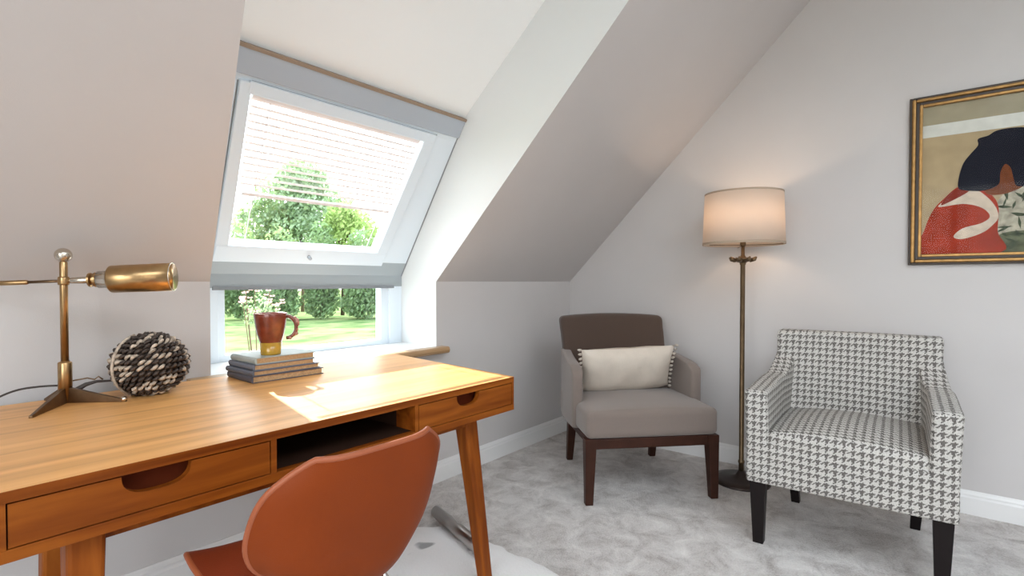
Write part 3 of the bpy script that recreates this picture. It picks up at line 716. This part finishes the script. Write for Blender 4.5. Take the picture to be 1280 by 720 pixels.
art([(i0,1.861),(i1,1.861),(i1,j1),(i0,j1)], am('olive_tan',(.36,.31,.22)), .0065, 'upper_background')
art([(i0,1.802),(i1,1.800),(i1,1.861),(i0,1.861)], am('pale_band',(.66,.64,.59)), .0070, 'pale_band')
def smooth2(pts, n=5):
    o = []; N_ = len(pts)
    for i in range(N_):
        a, b_, c_, d_ = (Vector(pts[(i+q) % N_]) for q in (-1,0,1,2))
        for k in range(n):
            f = k/n; o.append(tuple(.5*(2*b_+(c_-a)*f+(2*a-5*b_+4*c_-d_)*f*f+(3*b_-a-3*c_+d_)*f**3)))
    return o
art(smooth2([(-.22,1.235),(-.225,1.36),(-.215,1.45),(-.26,1.52),(-.33,1.53),(-.44,1.48),(-.52,1.36),(-.53,1.24)]), am('bouquet_cream',(.40,.36,.28),.4,30), .0075, 'bouquet')
art(smooth2([(-.225,1.236),(-.222,1.31),(-.30,1.33),(-.42,1.31),(-.52,1.24)]), am('moss_green',(.11,.12,.07),.5,30), .00765, 'bouquet_base')
lf = MB()
for k in range(44):
    cy_, cz_, a_ = random.uniform(-.50,-.235), random.uniform(1.26,1.50), random.uniform(0,PI); l_, w_ = random.uniform(.015,.035), random.uniform(.004,.009)
    p_ = [(cy_+l_*math.cos(a_+q)*(1 if i%2==0 else w_/l_), cz_+l_*math.sin(a_+q)*(1 if i%2==0 else w_/l_)) for i, q in enumerate((0,PI/2,PI,3*PI/2))]
    lf.prism([(PX-.0078,y,z_) for y,z_ in p_], (.0002,0,0))
lf.build('bouquet_leaves', am('dark_leaves',(.06,.075,.045),.4,40), pc, world=True)
art(smooth2([(i0+.0,1.236),(.040,1.355),(.010,1.445),(-.031,1.500),(-.085,1.552),(-.150,1.555),(-.20,1.50),(-.224,1.44),(-.222,1.33),(-.235,1.236)]), am('red',(.34,.04,.02),.2), .0080, 'red_garment')
art(smooth2([(-.010,1.462),(-.060,1.505),(-.135,1.535),(-.200,1.47),(-.224,1.40),(-.20,1.355),(-.165,1.325),(-.10,1.302),(-.068,1.315),(-.10,1.352),(-.165,1.372),(-.195,1.402),(-.165,1.445),(-.10,1.468)]), am('cream',(.62,.50,.40),.15,30), .0084, 'cream_collar')
art(smooth2([(-.02,1.470),(-.06,1.53),(-.11,1.545),(-.12,1.525),(-.07,1.492)]), am('deep_red',(.22,.03,.02)), .0085, 'neck_fold')
art(smooth2([(-.17,1.60),(-.235,1.66),(-.290,1.62),(-.315,1.56),(-.30,1.525),(-.24,1.500),(-.18,1.510)]), am('skin',(.17,.055,.025),.2,30), .0087, 'face')
art(smooth2([(-.083,1.545),(-.085,1.60),(-.100,1.66),(-.125,1.700),(-.150,1.735),(-.150,1.765),(-.185,1.775),(-.212,1.792),(-.26,1.796),(-.32,1.785),(-.37,1.74),(-.385,1.67),(-.375,1.58),(-.335,1.535),(-.285,1.530),(-.272,1.565),(-.262,1.615),(-.243,1.635),(-.228,1.60),(-.222,1.545),(-.17,1.522),(-.11,1.53)]), am('black_hair',(.018,.018,.026),.1), .0091, 'hair')
MB().add([(PX-.0130,i1,j0),(PX-.0130,i0,j0),(PX-.0130,i0,j1),(PX-.0130,i1,j1)],[(0,1,2,3)]).build('picture_glass', M_['pglass'], pc, world=True)

# ------------------------------------------------------------------ garden
GZ = -.6
tag(MB().grid(60,60, lambda u,v: Vector((-30+110*u, 5+95*v, GZ - .10 + .12*math.sin(u*19)*math.sin(v*17)))).build('lawn', M_['lawn'], smooth=True), 'bright sunlit lawn outside the window', 'lawn', kind='stuff')
def foliage(blobs, n, size):
    b = MB()
    for _ in range(n):
        c, r = random.choice(blobs)
        while True:
            q = Vector([random.uniform(-1,1) for _ in range(3)])
            if .45 < q.length < 1: break
        p = Vector(c) + Vector((q.x*r[0], q.y*r[1], q.z*r[2]))
        a = Vector([random.gauss(0,1) for _ in range(3)]).normalized(); d = a.orthogonal().normalized(); s_ = size*random.uniform(.6,1.3)
        e = a.cross(d)
        b.add([p-d*s_, p+e*s_*.45+a*s_*.1, p+d*s_, p-e*s_*.45+a*s_*.1], [(0,1,2,3)])
    return b
def tree(x, y, h, blobs, n, size, lm, label):
    e = empty('garden_tree', (x,y,GZ), 0, label, 'tree')
    tr = MB().tube([(0,0,0),(.05,0,h*.3),(0,.05,h*.6),(.1,0,h*.85)], [.10,.08,.06,.03], 10)
    for k in range(5):
        a = 2*PI*k/5; tr.tube([(0,0,h*(.4+.07*k)),(math.cos(a)*h*.08,math.sin(a)*h*.08,h*(.5+.07*k)),(math.cos(a)*h*.13,math.sin(a)*h*.13,h*(.58+.06*k))], [.07,.04,.015], 7)
    tr.build('trunk', M_['bark'], e, smooth=True)
    foliage(blobs, n, size).build('crown', M_[lm], e)
def gp(px, D):   # a spot in the garden, D metres out
    U_ = (px-640)/645; return (D*(.7738+U_*.6334), D*(.6334-U_*.7738))
tx, ty = gp(378, 29)
tree(tx, ty, 7.6, [((0,0,7.2),(1.5,1.5,1.3)),((-.5,.4,6.2),(2.0,2.0,1.6)),((.9,-.7,5.4),(2.2,2.2,1.6)),((-1.4,1.2,4.7),(1.7,1.7,1.6)),((0,0,4.4),(2.4,2.4,1.3))], 11000, .15, 'leaf', 'rounded leafy green tree rising above the hedge')
tx, ty = gp(428, 26)
tree(tx, ty, 5.2, [((0,0,4.8),(.9,.9,.9)),((.5,-.5,4.1),(1.2,1.2,1.2))], 2400, .13, 'leafy', 'yellow-green smaller tree right of the rounded tree')
for px, D, h in ((240,24,4.3),(300,25,4.6),(350,24,4.2),(402,25,4.6),(452,24.5,4.2),(502,25,4.0),(552,25,4.0)):
    x, y = gp(px, D); e = empty('garden_bush', (x,y,GZ), 0, 'dark green bush in the hedge at the far side of the lawn', 'bush', 'hedge bushes beyond the lawn')
    foliage([((0,0,h*.5),(.95,.9,h*.52)),((0,0,h*.40),(.9,.9,h*.30)),((0,0,h*.17),(.95,.9,h*.19))], 3000, .13).build('foliage', M_['leaf2'], e)
    MB().tube([(0,0,0),(0,0,h*.6)], [.08,.03], 8).build('stem', M_['bark'], e)
x, y = gp(322, 6.2); e = empty('garden_flower', (x,y,GZ), 0, 'pink flowering plant just outside the low window', 'plant')
st = MB(); bf = MB()
for k in range(9):
    a = random.uniform(0,2*PI); r_ = random.uniform(.03,.25); tp = Vector((math.cos(a)*r_, math.sin(a)*r_, 1.45+random.uniform(-.1,.2)))
    st.tube([(0,0,0),tuple(tp*.6),tuple(tp)], [.010,.007,.004], 6)
    for q in range(4):
        c_ = tp + Vector([random.gauss(0,.04) for _ in range(3)])
        for s_ in range(4):
            a2 = 2*PI*s_/4; d = Vector((math.cos(a2), math.sin(a2), .3)); bf.add([c_, c_+d*.02+Vector((0,0,.012)), c_+d*.035, c_+d*.02-Vector((0,0,.012))], [(0,1,2,3)])
st.build('stem', M_['bark'], e); bf.build('blossom', M_['blossom'], e)
foliage([((0,0,1.35),(.22,.22,.2))], 160, .03).build('leaves', M_['leaf'], e)

# ------------------------------------------------------------------ light
w = bpy.data.worlds.new('World'); C.world = w; w.use_nodes = True; nt = w.node_tree
bg = nt.nodes['Background']; bg.inputs['Strength'].default_value = 2.9; 
tc = nt.nodes.new('ShaderNodeTexCoord'); sx_ = nt.nodes.new('ShaderNodeSeparateXYZ'); nt.links.new(tc.outputs['Generated'], sx_.inputs[0])
ma = nt.nodes.new('ShaderNodeMath'); ma.operation = 'MULTIPLY_ADD'; ma.inputs[1].default_value = .5; ma.inputs[2].default_value = .5; nt.links.new(sx_.outputs['Z'], ma.inputs[0])
nt.links.new(ramp(nt, ma.outputs[0], [(0, (.22,.22,.18)), (.485, (.30,.30,.25)), (.515, (.95,.97,1)), (1, (.80,.90,1))]), bg.inputs['Color'])
sun = bpy.data.lights.new('sun', 'SUN'); sun.energy = 5.8; sun.angle = math.radians(.6); sun.color = (1, .95, .87)
so = bpy.data.objects.new('sun', sun); COL.objects.link(so); so.location = (4, 8, 6)
so.rotation_euler = Vector((-.32,-1.368,-1.0)).to_track_quat('-Z', 'Y').to_euler()
def area(name, loc, direction, sx, sy, e, col, portal=False):
    l = bpy.data.lights.new(name, 'AREA'); l.shape = 'RECTANGLE'; l.size = sx; l.size_y = sy; l.energy = e; l.color = col
    if portal: l.cycles.is_portal = True
    o = bpy.data.objects.new(name, l); COL.objects.link(o); o.location = loc; o.rotation_euler = Vector(direction).to_track_quat('-Z', 'Y').to_euler(); return o
area('portal_roof_window', W(1.30,.43,-.10), (0,-.839,-.544), 1.1, .95, 1, (1,1,1), True)
area('portal_low_window', (1.36,WV+.07,.92), (0,-1,0), 1.1, .5, 1, (1,1,1), True)
area('portal_added_window', (XL-.08,(ly0+ly1)/2,(lz0+lz1)/2), (1,0,0), ly1-ly0, lz1-lz0, 1, (1,1,1), True)
area('portal_added_rooflight', ((rx0+rx1)/2,(ry0+ry1)/2,ZC+.02), (0,0,-1), rx1-rx0, ry1-ry0, 1, (1,1,1), True)
# lamp bulb light inside the floor lamp shade
pl = bpy.data.lights.new('lamp_bulb', 'POINT'); pl.energy = 1.1; pl.color = (1,.72,.50); pl.shadow_soft_size = .03
po = bpy.data.objects.new('lamp_bulb', pl); COL.objects.link(po); po.location = (2.985,.812,1.47)

# ------------------------------------------------------------------ camera
cam = bpy.data.cameras.new('camera'); cam.sensor_width = 36; cam.lens = 645/1280*36
co = bpy.data.objects.new('camera', cam); COL.objects.link(co); co.location = (0,0,1.1)
co.rotation_euler = (math.radians(89), 0, -math.atan2(.7738,.6334)); cam.shift_y = 3.26/1280; cam.clip_start = .02
C.camera = co
vs_ = C.view_settings; vs_.view_transform = 'Standard'; vs_.look = 'None'; vs_.gamma = 1; vs_.use_curve_mapping = False; vs_.exposure = 1.22
